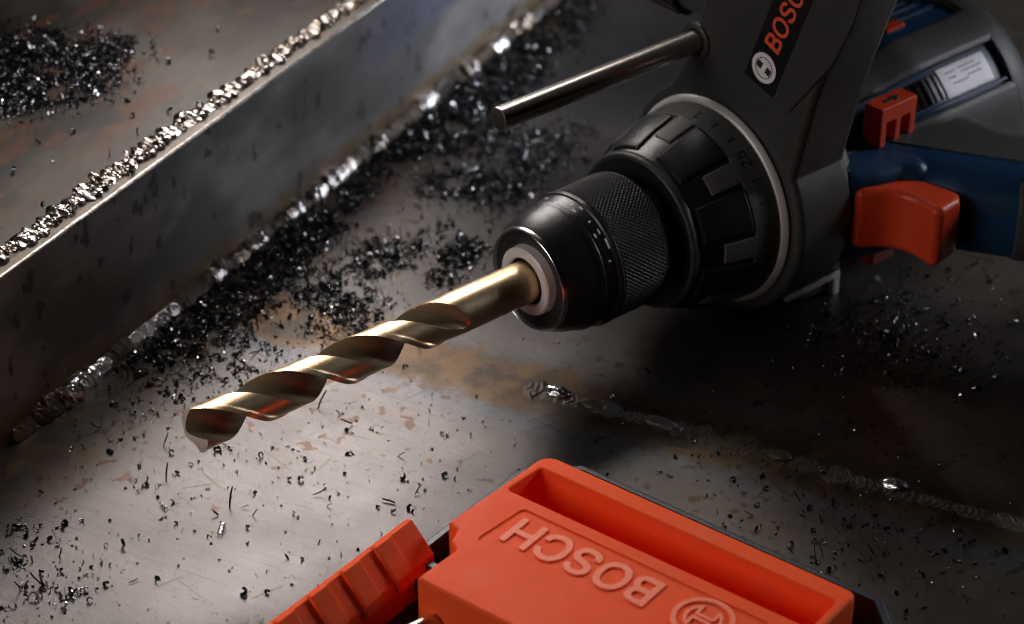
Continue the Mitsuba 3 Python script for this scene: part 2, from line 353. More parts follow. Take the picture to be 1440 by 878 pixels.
def blob(size, seed, amp=0.25, fr=0.35, sub=3):
    m = trimesh.creation.icosphere(subdivisions=sub); d = m.vertices.copy()
    k = meshkit.fbm(d * 1.6 + seed * 3.1, 3, seed) - 0.5
    m.vertices = d * np.array(size) * (1 + 2 * amp * k)[:, None]
    return m
def along(mesh, o, dirv, roll=0.0, tilt=0.0):
    d = np.array([dirv[0], dirv[1], 0.0]); n = np.array([dirv[1], -dirv[0], 0.0]); zc = np.array([0, 0, 1.0])
    ca, sa = math.cos(roll), math.sin(roll)
    M = np.eye(4); M[:3, 0], M[:3, 1], M[:3, 2], M[:3, 3] = d, n * ca + zc * sa, -n * sa + zc * ca, o
    m = mesh.copy(); m.apply_transform(M); return m
def ripple(L, w, h, seed, pitch=1.9):
    """A length of weld: low dome with crescent ripples."""
    r = np.random.default_rng(seed); nx, ny = int(L / 0.28), 20
    X, Y = np.meshgrid(np.linspace(-L / 2, L / 2, nx), np.linspace(-1, 1, ny), indexing='ij')
    taper = np.sqrt(np.clip(1 - (np.abs(X) / (L / 2)) ** 3, 0, 1))
    wob = 1 + 0.25 * (meshkit.fbm(np.stack([X * .35 + seed, Y * 0, X * 0], -1), 2) - .5) * 2
    dome = np.sqrt(np.clip(1 - Y ** 2, 0, 1))
    ph = (X + 1.9 * (Y ** 2) * w / 4 + 0.8 * (meshkit.fbm(np.stack([X * .3, Y * 2, X * 0 + seed], -1), 2) - .5)) / pitch
    saw = ph - np.floor(ph)
    Z = h * dome * taper * wob + 0.30 * (saw ** 1.6 - .4) * dome * taper + 0.35 * (meshkit.fbm(np.stack([X * .6, Y * 2.2, X * 0 + seed * 7], -1), 3) - .5) * dome
    v = np.stack([X, Y * w / 2 * taper * wob, Z - 0.4], -1).reshape(-1, 3); f = []
    for i in range(nx - 1):
        for j in range(ny - 1):
            a = i * ny + j; f += [[a, a + ny, a + ny + 1], [a, a + ny + 1, a + 1]]
    return trimesh.Trimesh(v, f, process=False)

# seam weld in the floor: dull ripples with a few bright lumps
seam0 = SD * 0 + SN * S_OFF
for i, q in enumerate(np.arange(-55, 190, 10.5)):
    if q < 22: continue
    o = np.array([*(SN * (S_OFF + rng.normal(0, .8)) + SD * q), 0.0])
    add('ground__weld_bead', along(ripple(14.0, rng.uniform(8.0, 11.5), rng.uniform(0.52, 0.72), 100 + i, 2.0), o, SD), 'm_beaddark', smooth=True)
for i, (x, y, L, h, mt) in enumerate([(14.2, -46.5, 9, 2.1, 'm_beadbright'), (24.5, -52.5, 9, 1.5, 'm_beaddark'), (45, -62.5, 12, 1.5, 'm_beaddark'), (111, -93.5, 9, 1.8, 'm_bead'), (79, -79, 8, 1.3, 'm_beaddark')]):
    add('ground__weld_bead', along(blob((L / 2, 2.6, h), 40 + i, .22), [x, y, 0.2], SD), mt, smooth=True)

# ------------------------------------------------------------------ steel bar with the upper plate
c0 = BN * B_EDGE
def bw(q, n, z): return np.array([*(BD * q + BN * (B_EDGE + n)), z])
ch = 0.45
v, f = [], []
prof = [(-ch, BH), (0, BH - ch), (0, 0), (-420, 0), (-420, BH)]
for q in (-330, 420):
    v += [bw(q, n, z) for n, z in prof]
K = len(prof)
faces = []
for k in range(K):
    if k == 0: continue
    a, b = k, (k + 1) % K
    faces += [[a, b, K + b], [a, K + b, K + a]]
faces += [[0, 1, 2], [0, 2, 3], [0, 3, 4]]; faces += [[K + 0, K + 2, K + 1], [K + 0, K + 3, K + 2], [K + 0, K + 4, K + 3]]
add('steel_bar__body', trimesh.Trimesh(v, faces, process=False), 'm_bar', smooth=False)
# worn bright edge, slightly uneven
qs = np.arange(-330, 420, 1.5); vv = []
for q in qs:
    w = 0.42 + 0.34 * (meshkit.fbm(np.array([[q * .25, 2, 3]]), 3)[0] - .5)
    vv += [bw(q, -ch - w, BH + .02), bw(q, -ch * .45, BH + .02 - ch * .35), bw(q, .02, BH - ch - w * .6)]
ff = []
for i in range(len(qs) - 1):
    a = i * 3
    for k in (0, 1): ff += [[a + k, a + k + 1, a + k + 4], [a + k, a + k + 4, a + k + 3]]
add('steel_bar__edge', trimesh.Trimesh(vv, ff, process=False), 'm_worn', smooth=True, label='bright worn edge')
labels['steel_bar'] = dict(label='thick steel block with a rusty top and welds along its edge and foot', category='steel block')
# upper weld: lumpy bright droplets
i = 0
q = -150.0
while q < 190:
    w = np.interp(q, [-60, 150], [1.0, 0.9]); 
    for k in range(2):
        s = rng.uniform(1.1, 2.6) * w
        add('steel_bar__weld_bead', along(blob((s * rng.uniform(.6, 1.2), s * rng.uniform(1.0, 1.7), s * rng.uniform(.45, .85)), 300 + i, .26, sub=3),
            bw(q + rng.normal(0, .8), -7.6 + (k - .5) * 2.6 + rng.normal(0, .5), BH + rng.uniform(0.1, .7)), BD, 0.3 * rng.normal()), 'm_beadtop', smooth=True)
        i += 1
    q += rng.uniform(2.3, 3.4)
for k, qq in enumerate(np.arange(-150, 195, 9.0)):
    add('steel_bar__weld_bead', along(ripple(12, rng.uniform(5.5, 7.5), rng.uniform(.7, 1.2), 1500 + k, 1.7), bw(qq, -7.6 + rng.normal(0, .3), BH), BD), 'm_beadtop' if rng.random() < .6 else 'm_bead', smooth=True)
# foot weld: fillet of rippled lengths, parts of it bright
i = 0; q = -132.0
while q < 262:
    L = rng.uniform(8, 17); w = rng.uniform(5.5, 8.6)
    add('steel_bar__weld_bead', along(ripple(L * 1.5, w, rng.uniform(.8, 1.5), 500 + i, rng.uniform(1.5, 2.4)), bw(q + L / 2, 1.6 + rng.normal(0, .3), 2.0 + rng.normal(0, .3)), BD, -0.85 + .15 * rng.normal()), 'm_bead' if rng.random() < .25 else 'm_beaddark', smooth=True); i += 1
    q += L
def foot_q(x, y): return float(np.dot(BD, [x, y]))
for k, (x, y, L, h, n) in enumerate([(-131, -45, 13, 3.2, 3), (-137, -55, 9, 2.2, 2), (-98, 20, 7, 2.4, 3), (-87, 40, 10, 2.6, 4), (-75, 61, 9, 2.8, 3), (-66, 74, 7, 2.4, 2), (-62, 83, 10, 3.0, 3), (-47, 110, 8, 2.6, 2), (-30, 143, 11, 3.4, 4), (-12, 170, 9, 2.6, 3), (0, 190, 9, 2.4, 3), (10, 211, 8, 2.4, 2)]):
    add('steel_bar__weld_bead', along(ripple(L * 1.5, 8.0, h * .7, 900 + k, 2.2), bw(foot_q(x, y), 1.9, 2.3), BD, -0.8), 'm_bead' if k else 'm_beadbright', smooth=True)
    parts = []
    for m in range(int(L * 1.5)):
        rr = rng.uniform(.35, 1.35)
        parts.append(along(blob((rr * rng.uniform(.5, .9), rr * rng.uniform(1.1, 2.2), rr * .8), 700 + 20 * k + m, .3, sub=2), bw(foot_q(x, y) + rng.normal(0, L * .36), 2.0 + rng.normal(0, .9), 3.0 + rng.normal(0, 1.1)), BD, -0.8 + .3 * rng.normal()))
    add('steel_bar__weld_bead', trimesh.util.concatenate(parts), 'm_beadbright', smooth=True)
for k in range(46):                                                # spatter along the fillet
    rr = rng.uniform(.35, .9); qq = rng.uniform(-120, 250)
    add('steel_bar__spatter', blob((rr, rr, rr * .8), 1300 + k, .2, sub=2).apply_translation(bw(qq, rng.uniform(.6, 5), rng.uniform(.4, 5))), 'm_beadbright' if k % 3 else 'm_bead', smooth=True)

# ------------------------------------------------------------------ drill bit
R = 6.5
LEAD, FL0, FL1 = 55.5, -118.0, -24.0
def twist(t): return 2 * math.pi * (t - FL0) / LEAD
PH0 = math.radians(-56)
ts = np.concatenate([np.arange(-122, -20, 0.8), [-20, -10, 0, 10, 22]])
NA = 200; th = np.linspace(0, 2 * math.pi, NA, endpoint=False); v = []
for t in ts:
    tw = twist(t) + PH0
    loc = (th - tw) % math.pi
    k = np.clip((-27 - t) / 5, 0, 1)
    m_ = (loc > math.radians(22)) & (loc < math.radians(55))
    r = np.where(m_, R, R * (1 - 0.045 * k))
    v.append(np.stack([np.full(NA, t), r * np.sin(th), r * np.cos(th)], 1))
nT = len(ts); v = np.vstack(v + [[[ts[0], 0, 0]], [[ts[-1], 0, 0]]]); f = []
for i in range(nT - 1):
    for j in range(NA):
        a, b, c, d = i * NA + j, i * NA + (j + 1) % NA, (i + 1) * NA + (j + 1) % NA, (i + 1) * NA + j
        f += [[a, b, c], [a, c, d]]
for j in range(NA):
    f += [[nT * NA, (j + 1) % NA, j], [nT * NA + 1, (nT - 1) * NA + j, (nT - 1) * NA + (j + 1) % NA]]
body = trimesh.Trimesh(v, f, process=False)
if body.volume < 0: body.invert()
bit = to_m(body)
for h in (0, math.pi):
    tsf = np.arange(-127, -16, 0.8); NC = 56; v = []
    for t in tsf:
        g = np.clip((t - (-40)) / 16, 0, 1); rho = 0.83 * R + g * 1.6; c = 0.98 * R + g * g * 5.4 + g * 3.2
        an = twist(t) + PH0 + math.pi / 2 + h + 0.0
        cu, cv = c * math.sin(an), c * math.cos(an); a = np.linspace(0, 2 * math.pi, NC, endpoint=False) + an
        v.append(np.stack([np.full(NC, t), cu + rho * np.sin(a), cv + rho * np.cos(a)], 1))
    n_ = len(tsf); v = np.vstack(v + [[[tsf[0], *v[0].mean(0)[1:]]], [[tsf[-1], *v[-1].mean(0)[1:]]]]); f = []
    for i in range(n_ - 1):
        for j in range(NC):
            a, b, c, d = i * NC + j, i * NC + (j + 1) % NC, (i + 1) * NC + (j + 1) % NC, (i + 1) * NC + j
            f += [[a, b, c], [a, c, d]]
    for j in range(NC): f += [[n_ * NC, (j + 1) % NC, j], [n_ * NC + 1, (n_ - 1) * NC + j, (n_ - 1) * NC + (j + 1) % NC]]
    fl = trimesh.Trimesh(v, f, process=False)
    if fl.volume < 0: fl.invert()
    bit = bit - to_m(fl)
apex = -120.8; half = math.radians(63)
cone = lathe([(apex, 0.0), (apex + 40 / math.tan(half), 40), (60, 40), (60, 0.0)], 120)
cone.merge_vertices(); cone.update_faces(cone.nondegenerate_faces())
if cone.volume < 0: cone.invert()
bit = from_m(bit ^ to_m(cone))
fn, fc = bit.face_normals, bit.triangles_center
rad = np.hypot(fc[:, 1], fc[:, 2])
oncone = (np.abs(rad - (fc[:, 0] - apex) * math.tan(half)) < 0.12) & (fn[:, 0] < -0.5)
sub = lambda k: trimesh.Trimesh(bit.vertices, bit.faces[k], process=False)
def clean(m): m.remove_unreferenced_vertices(); return m
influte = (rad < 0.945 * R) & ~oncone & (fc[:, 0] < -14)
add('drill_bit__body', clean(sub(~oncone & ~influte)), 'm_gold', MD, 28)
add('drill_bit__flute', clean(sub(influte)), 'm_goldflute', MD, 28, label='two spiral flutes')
add('drill_bit__point', clean(sub(oncone)), 'm_tip', MD, 28, label='bare ground cutting point')
labels['drill_bit'] = dict(label='bronze coloured twist drill bit clamped in the black chuck', category='drill bit')

# ------------------------------------------------------------------ the drill
dk = 'cordless_drill'
labels[dk] = dict(label='grey and blue cordless drill lying on its side with a side handle', category='drill')
def dadd(name, mesh, mat, smooth=30, **lab): return add(f'{dk}__{name}', mesh, mat, MD, smooth, **lab)
# chuck
ck = 'chuck'
dadd(ck, lathe([(2.6, 16.4), (4, 17.2), (8, 18.9), (12.6, 19.9), (13.2, 20.4), (14.4, 20.6), (15.0, 20.1), (15.4, 20.0), (19, 21.0), (19.4, 21.5), (20.6, 21.7), (21.2, 21.4)], 128), 'm_black', 35, label='black keyless chuck')
dadd(ck + '__nose_ring', lathe([(22, 7.4), (0.6, 7.5), (0.0, 8.0), (0.0, 10.3), (0.5, 10.8), (3.4, 11.0)], 96), 'm_nose', 35, label='silver ring round the bit')
dadd(ck + '__bore', lathe([(0.9, 7.3), (22, 7.3), (22, 0.1)], 64), 'm_black', 35)
for k in range(3):
    a = math.radians(35 + 120 * k); ca, sa = math.cos(a), math.sin(a)
    j = bentbox((12, 6.9, 0), (18, 1.0, 4.5), .3); M = np.eye(4); M[1:3, 1:3] = [[sa, ca], [ca, -sa]]
    j.apply_transform(M); dadd(ck + '__jaw', j, 'm_gloss')
dadd(ck + '__dust_bevel', lathe([(3.4, 10.6), (3.0, 11.6), (2.4, 13.2), (2.0, 14.9), (2.2, 15.5)], 96), 'm_dusty', 35, label='dark front face dusted with grit')
dadd(ck + '__rim', lathe([(2.6, 15.2), (1.7, 15.5), (1.4, 15.9), (1.6, 16.3), (2.8, 16.6)], 128), 'm_bright', 60, label='thin polished rim')
dadd(ck + '__sleeve', lathe([(21.2, 20.4), (21.5, 21.2), (22, 21.4), (38.5, 21.6), (40.4, 21.2), (41.2, 20.2), (41.4, 17)], 160), 'm_knurl', 35, label='knurled black sleeve')
dadd(ck + '__collar', lathe([(41, 17.5), (47.5, 17.5)], 64), 'm_black')
for (ph, t, kind) in [(-28, 17.2, 'l'), (-14, 17.4, 'd'), (4, 17.6, 'd'), (12, 18.4, 'b'), (10, 16.4, 'b'), (27, 17.4, 'd'), (38, 18.0, 'l'), (40, 16.4, 'b'), (50, 18.6, 'L'), (64, 17.4, 'd')]:
    rr = 20.05 + (t - 15.4) * .277; dl, da = dict(l=(.35, 5), b=(.5, 4.2), d=(.7, 1.6), L=(.5, 9))[kind]
    dadd(ck + '__mark', patch(t - dl / 2, t + dl / 2, ph - da / 2, ph + da / 2, lambda x: 20.05 + (x - 15.4) * .277, 0.12, .1, 2, .2), 'm_print_white')
# torque collar
RC = lambda t: np.interp(t, [46, 50, 58, 66, 70, 76], [24.6, 26.2, 29.4, 31.6, 32.2, 32.8])
tc = 'torque_collar'
dadd(tc, lathe([(47.2, 17.5), (46.6, 22.8), (46.1, 23.9), (46.0, 24.7), (46.6, 25.3), (47.6, 25.4), (48.2, 25.1)] + [(t, RC(t) - .5) for t in np.arange(49, 68, 1.0)], 144), 'm_black', 35, label='black torque setting collar')
dadd(tc + '__lip', lathe([(46.2, 23.6), (45.7, 24.0), (45.5, 24.6), (45.9, 25.3), (46.9, 25.6), (48.3, 25.3)], 144), 'm_grey', 60)
dadd(tc + '__scale_band', lathe([(66.2, RC(66) - .8)] + [(t, RC(t)) for t in np.linspace(66.2, 75.4, 8)] + [(75.6, 30)], 144), 'm_greylight', 35, label='grey band with torque numbers')
PH = 21.0
pads = [PH + 45 * k for k in range(8)]
for k, p in enumerate(pads):
    dadd(tc + '__grip_pad', patch(49.5, 65.6, p - 13.2, p + 13.2, lambda t: RC(t) - .5, 1.1, .7, 8), 'm_pad')
    dadd(tc + '__tooth', patch(56.0, 67, p + 22.5 - 6.6, p + 22.5 + 6.6, lambda t: RC(t) - .45, .55, .3, 6), 'm_greylight')
def on_cyl(mesh, t, phi, r, up_t=True):
    """wrap flat lettering (x along phi, y towards +t) onto the collar"""
    m = mesh.subdivide(); v = m.vertices
    ph = math.radians(phi) + v[:, 0] / r; rr = r + v[:, 2]
    m.vertices = np.column_stack([t + v[:, 1], rr * np.sin(ph), rr * np.cos(ph)]); return m
def txt(s, h, d=0.15, bold=True, sx=1.0):
    m = meshkit.text_mesh(s, h, d, bold); m.vertices[:, 0] -= m.bounds[:, 0].mean(); m.vertices[:, 0] *= sx; return m
def ticks_at(phi): return patch(69.2, 72.0, phi - .7, phi + .7, RC, .12, .08, 2, .3)
def letters(s, ph):
    m = txt(s, 3.6, .14)
    v = m.vertices.copy(); r = float(RC(70.3))
    m.vertices = v; m = m.subdivide(); v = m.vertices
    a = math.radians(ph) - v[:, 0] / r; t = 72.0 - v[:, 1]; rr = RC(t) + .02 + v[:, 2]
    m.vertices = np.column_stack([t, rr * np.sin(a), rr * np.cos(a)]); return m
for s, ph in (('25', 39), ('20', 102), ('15', 165), ('10', 228), ('5', 291), ('1', 0)): dadd(tc + '__number', letters(s, ph), 'm_print_dark', smooth=False)
for ph in (52, 65, 78, 91, 114.6, 127.2, 139.8, 26, 13): dadd(tc + '__tick', ticks_at(ph), 'm_print_dark')
dadd('metal_ring', lathe([(75.6, 31.5), (75.6, 33.1), (75.8, 33.5), (76.9, 34.4), (77.5, 34.5), (78.4, 33)], 160), 'm_silver', 40, label='bright metal ring behind the torque collar')
# side handle clamp and arm: outline in (u, v), thickness along t
def tuv(m):           # from loft axes (x=u, y=v, z=-t) to drill axes
    m = m.copy(); v = m.vertices; m.vertices = np.column_stack([-v[:, 2], v[:, 0], v[:, 1]]); return m
circ = Point(0, 0).buffer(38.5, quad_segs=24)
arm = Polygon([(-30, 22), (-22, 31), (-13, 48), (-9.5, 62), (-3, 80), (8, 112), (62, 112), (55.5, 95), (47.5, 75), (39, 48), (33, 20), (33, 0), (0, 0)])
outl = unary_union([circ, arm]).buffer(2).buffer(-2).simplify(.05)
sh = prism(outl, -103, -78.4, 3.2, 2.6, 1.2)
sh = from_m(to_m(sh) - to_m(trimesh.creation.cylinder(33.2, 80, sections=96, transform=trimesh.transformations.translation_matrix([0, 0, -90]))))
ah = 'side_handle'
dadd(ah, tuv(sh), 'm_grey', 35, label='grey clamp of the side handle rising from the collar')
pan = rpoly([(-0.5, 53), (4.6, 57), (12, 82), (22, 112), (61, 112), (52.5, 79), (46, 64), (30.2, 42.0)], 1.0)
dadd(ah + '__front_panel', tuv(prism(pan, 78.0 - 160, -76.9 - 0.0, 0, .5, 2.0).apply_translation([0, 0, 0])) if False else tuv(prism(pan, -80, -77.5, 0, .6, 2.0)), 'm_panel', 35)
bad = rpoly([(11.7, 48.6), (24.0, 44.9), (48, 112), (34, 112)], .8)
dadd(ah + '__badge', tuv(prism(bad, -79, -77.2, 0, .25, 2.0)), 'm_gloss', 35, label='black name badge')
bdir = np.array([11.6, 28.0]); bdir /= np.linalg.norm(bdir)
# letters read upwards along the badge; in drill (t,u,v) the viewer is at -t; u to the right, v up
let = txt('BOSCH', 6.1, .25, True, 1.06); let.vertices[:, 0] -= let.bounds[0, 0]
def badge_place(m, u, v):
    ex3 = np.array([0, bdir[0], bdir[1]]); ey3 = np.array([0, -bdir[1], bdir[0]])
    mm = m.copy(); vv = mm.vertices
    mm.vertices = np.outer(vv[:, 0], ex3) + np.outer(vv[:, 1], ey3) - np.outer(vv[:, 2], [1, 0, 0]) + np.array([-0, u, v]) + np.array([77.15, 0, 0]); return mm
def fixed(m):
    return m
dadd(ah + '__badge__lettering', badge_place(let, 25.2, 59.8), 'm_print_red', smooth=False, label='orange raised maker name')
def armature(r):
    c = Point(0, 0).buffer(r * .60, quad_segs=16)
    return unary_union([c.intersection(unary_union([sbox(r * .24, -r, r, r), sbox(-r, -r, -r * .24, r)])), sbox(-r * .3, -r * .15, r * .3, r * .15)])
def ext(poly, h):
    g = [poly] if poly.geom_type == 'Polygon' else list(poly.geoms)
    return trimesh.util.concatenate([trimesh.creation.extrude_polygon(p, h, engine='earcut') for p in g])
er = 4.9; disc = Point(0, 0).buffer(er, quad_segs=20)
dadd(ah + '__badge__emblem', badge_place(ext(disc, .2), 20.0, 53.6), 'm_print_white', smooth=False, label='round white emblem')
gaps = unary_union([Point(0, 0).buffer(er * .72, quad_segs=20) - Point(0, 0).buffer(er * .66, quad_segs=20), (Point(0, 0).buffer(er * .62, quad_segs=16) & sbox(-er * .24, -er, er * .24, er)) - sbox(-er, -er * .17, er, er * .17)])
dadd(ah + '__badge__emblem__inset', badge_place(ext(gaps, .26), 20.0, 53.6), 'm_print_dark', smooth=False)
# button and collar of the depth stop, above the rod
dadd(ah + '__clamp_screw', cyl((90, -2, 62), (90, -24, 62), 8.0, 48, 1.2), 'm_rubber', 35)
kp = unary_union([Point(0, 0).buffer(10.2), *[Point(10.3 * math.cos(a), 10.3 * math.sin(a)).buffer(1.3) for a in np.arange(0, 6.28, 6.283 / 14)]])
kn = prism(kp, -40, -23, 1.6, 1.2, .8); vv = kn.vertices.copy(); kn.vertices = np.column_stack([90 + vv[:, 0], vv[:, 2], 62 + vv[:, 1]])
dadd(ah + '__knob', kn, 'm_black', 35, label='ribbed black knob')
dadd(ah + '__grip', cyl((91, 34, 100), (91, 66, 190), 20, 48, 5, 17), 'm_rubber', 35)
dadd(ah + '__rod_socket', lathe([(79, 3.6), (77.4, 4.0), (77.2, 5.2), (77.6, 5.8), (79, 6)], 40).apply_translation([0, -10, 51.2]), 'm_panel', 35)
dadd('depth_rod', cyl((-1.5, -10, 51.2), (112, -10, 51.2), 3.6, 48, .5), 'm_rod', 35, label='plain steel depth stop rod')
# gear housing behind the clamp
dadd('gear_housing', lathe([(98, 30), (98, 35.5), (100, 36), (104, 35.8), (107.5, 34), (109, 28)], 96), 'm_grey', 35)
dadd('gear_housing__lug', bentbox((109, 8, -34), (20, 26, 9), 1.5), 'm_grey', 35)
clip = unary_union([sbox(0, 0, 2.2, 8.5), sbox(-22, 6.3, 2.2, 8.5)]).buffer(.3)
cl_ = prism(clip, 12, 23, .3, .3, 1.0); vv = cl_.vertices.copy(); cl_.vertices = np.column_stack([114 + vv[:, 0], vv[:, 2], -39.7 + vv[:, 1]])
dadd('belt_clip', cl_, 'm_silver', 35, label='bent metal clip end under the housing')
# motor housing
dadd('motor_housing', lathe([(100, 28), (118, 29), (134, 31), (148, 34.6), (160, 34.8), (184, 34.8), (192, 33.6), (198, 30)], 96), 'm_blue', 35, label='blue motor housing')
RM = lambda t: np.interp(t, [100, 118, 134, 148, 160, 184, 190, 195, 199, 201], [28.2, 29, 31, 34.6, 34.8, 34.8, 34, 31.5, 27, 21])
dadd('motor_housing__overmould', patch(128, 196, 12, 36, RM, 2.4, 1.5, 24), 'm_rubber', 35, label='dark grey rubber strip')
dadd('motor_housing__overmould', patch(103.5, 196, 58.5, 150, RM, 2.4, 1.5, 24), 'm_rubber', 35, label='dark grey rubber belly')
dadd('motor_housing__overmould', patch(106, 130, 2, 36, RM, 4.2, 1.6, 10), 'm_grey', 35)
dadd('motor_housing__end_cap', lathe([(184, 34), (184, 37.0), (186, 37.2), (190, 36.5), (194.5, 34), (198, 30), (200.5, 24), (202, 15), (202.5, .1)], 96), 'm_rubber', 40, label='rounded grey rear cap')
dadd('motor_housing__label', patch(155.5, 178.5, 38.0, 55.0, RM, .5, .3, 6), 'm_print_white', 35, label='white type label with small print')
for k, (t, p, L) in enumerate([(161, 42, 5), (169, 41.5, 8), (170, 44, 9), (161, 45, 4), (171, 47, 7), (164, 48.5, 8), (174, 44, 3)]):
    dadd('motor_housing__label__print_line', patch(t - L / 2, t + L / 2, p - .6, p + .6, RM, .62, .1, 3, .3), 'm_print_purple')
dadd('motor_housing__vent', patch(138, 155, 38.5, 55, RM, .35, .3, 6), 'm_black', 35)
for k in range(6):
    dadd('motor_housing__vent__slat', patch(139.2 + k * 2.7, 140.3 + k * 2.7, 39.5, 54, RM, .9, .2, 3), 'm_gloss', 35)
dadd('motor_housing__side_rail', patch(108, 184, 55.6, 58.2, RM, 1.3, .4, 20), 'm_blue', 35)
for k in range(5):
    dadd('motor_housing__top_rib', patch(150, 180, -40 + k * 9, -37 + k * 9, RM, .9, .5, 8), 'm_blue', 35)
dadd('motor_housing__marker', patch(153.5, 162.5, -3.5, 4.5, RM, .9, .5, 6), 'm_red', 35, label='small orange marker on the blue top')
# direction switch: block with three legs
sw = unary_union([sbox(0, 8, 16.6, 13.5), sbox(0, -2, 3.0, 13.5), sbox(6.9, -2, 9.7, 13.5), sbox(13.6, -2, 16.6, 13.5)])
swm = prism(sw.buffer(.35).buffer(-.35), 0, 7.4, .5, .5, .8); vv = swm.vertices.copy(); swm.vertices = np.column_stack([120.5 + vv[:, 0], 23.4 + vv[:, 2], 15.3 + vv[:, 1]])
dadd('direction_switch', swm, 'm_red', 35, label='orange direction switch')
dadd('direction_switch__gap_shade', bentbox((128.8, 24.8, 19), (16.2, 2.6, 14), .4), 'm_black', 35)  # black bar: shade between the legs put into its colour
dadd('direction_switch__arrow', prism(Polygon([(-4, -.7), (0, -.7), (0, -2), (4, 0), (0, 2), (0, .7), (-4, .7)]), 28.5, 28.95, 0, .05, 1.0).apply_translation([128.8, 27.1, 0]), 'm_print_dark', smooth=False)
dadd('direction_switch__lower_end', bentbox((124, 31, -23), (11, 6, 6), 1.2), 'm_red', 35)
# handle
hd = np.array([.52, .855]); hd /= np.linalg.norm(hd); hq = np.array([hd[1], -hd[0]])    # along the grip / to its back
def hp(k, b): return tuple(np.array([126.0, 60.0]) + hd * k + hq * b)
hand = [(110, 10), (108, 36), (116, 42), (122, 50), hp(0, 0), hp(22, 0.5), hp(45, 3), hp(75, 2), hp(75, 40), hp(40, 38), hp(10, 42), (165, 22), (160, 10)]
hm = prism(rpoly(hand, 3), -15.5, 15.5, 12, 12, 1.2)
dadd('handle', hm, 'm_blue', 50, label='dark blue handle')
big_h = to_m(prism(rpoly(hand, 3).buffer(.5), -16.0, 16.0, 12.2, 12.2, 1.2))
cut = Polygon([hp(-60, 15.5), hp(90, 15.5), hp(90, 70), hp(-60, 70)])
dadd('handle__back_overmould', from_m(big_h ^ to_m(prism(cut, -30, 30, 0, 0, 5))), 'm_rubber', 50, label='dark grey rubber back of the handle')
gd = [(100.5, 12), (99.3, 31), (100.8, 36.5), (104, 38.6), (110, 41.4), (118, 43.5), (126, 52), (130, 40), (126, 12)]
dadd('handle__trigger_guard', prism(rpoly(gd, 1.5), -16.5, 15.2, 4.5, 4.5, 1.0), 'm_blue', 50)
dadd('handle__grip_insert', from_m(big_h ^ to_m(prism(rpoly([hp(19, -3), hp(73, -3), hp(73, 15.2), hp(24, 15.2), hp(17, 6)], 3), -30, 30, 0, 0, 2))), 'm_rubber', 50)
from scipy.interpolate import splprep, splev
tk, _ = splprep(np.array([(101.5, 36), (102.4, 39.6), (105.4, 42.4), (109, 45.2), (111.6, 49.3), (112.6, 54), (112.2, 58.5), (111.6, 62.6)]).T, s=0)
tr = [tuple(p) for p in np.array(splev(np.linspace(0, 1, 40), tk)).T] + [(112.6, 64.2), (122.5, 63.2), (126, 60), (124, 48), (115, 36)]
dadd('trigger', prism(rpoly(tr, 1.2), -10.6, 10.6, 2.6, 2.6, 0.8), 'm_red', 40, label='orange trigger')
bt = [hp(70, -30), hp(98, -30), hp(98, 62), hp(70, 62)]
dadd('battery', prism(rpoly(bt, 5), -35, 35, 5, 5, 3.0), 'm_grey', 40)

# ------------------------------------------------------------------ bit case, frame (l, w, z)
bc = 'bit_case'
labels[bc] = dict(label='open orange plastic bit case in a dark navy tray at the front', category='case')
def cadd(name, mesh, mat, smooth=30, **lab): return add(f'{bc}__{name}', mesh, mat, MC, smooth, **lab)
TZ = 26.0
ol = Polygon([(-0.6, -5.2), (99, -5.2), (99, 92), (62, 92), (62, 58.8), (5.6, 58.8), (5.6, 43.2), (-2.6, 36.2), (-2.6, 36)])
ol = Polygon([(-0.6, -5.2), (99, -5.2), (99, 59), (5.4, 59), (6.2, 43.5), (2.8, 41.6), (1.2, 36.8), (-2.8, 35.8)]).buffer(-1.0).buffer(1.0, quad_segs=6)
ol = unary_union([ol]).buffer(.8).buffer(-.8)
big = Polygon([(-0.6, -5.2), (30, -5.2), (30, 30), (-2.4, 30)]).buffer(-4.5).buffer(4.5, quad_segs=8)
big2 = Polygon([(60, -5.2), (99, -5.2), (99, 30), (60, 30)]).buffer(-3).buffer(3, quad_segs=8)
ol = unary_union([big, big2, ol & unary_union([sbox(20, -9, 80, 70), sbox(-9, 18, 110, 70)])]).buffer(.2).buffer(-.2).simplify(.02)
cm = to_m(prism(ol, 3.0, TZ, 0, 1.1, 1.2))
rec = rpoly([(2.2, 1.0), (96.3, 1.0), (96.3, 14.2), (0.9, 14.6)], 1.2)
cm = cm - to_m(loft(rec, [(10.5, 1.2), (11.0, .5), (12, .25), (TZ - .5, 0), (TZ - .2, -.1), (TZ, -.4), (TZ + .6, -.9)], 1.2))
pnl = rpoly([(9.5, 18.6), (88, 18.6), (88, 37.2), (7.6, 37.2)], 1.8)
cm = cm - to_m(loft(pnl, [(TZ - .55, .25), (TZ - .3, 0), (TZ + .5, -.1)], 1.2))
for k in range(3): cm = cm - to_m(cyl((12 + k * 9.5, 66, 14.5), (12 + k * 9.5, 52, 14.5), 2.6, 24, .2))
cadd('body', from_m(cm), 'm_case', 25, label='orange case body with a long trough')
lt = txt('BOSCH', 10.6, .75, True, 1.17); b_ = lt.bounds; lt.vertices[:, 1] -= (b_[0, 1] + b_[1, 1]) / 2
lt.vertices[:, 0] *= 46.0 / (b_[1, 0] - b_[0, 0])
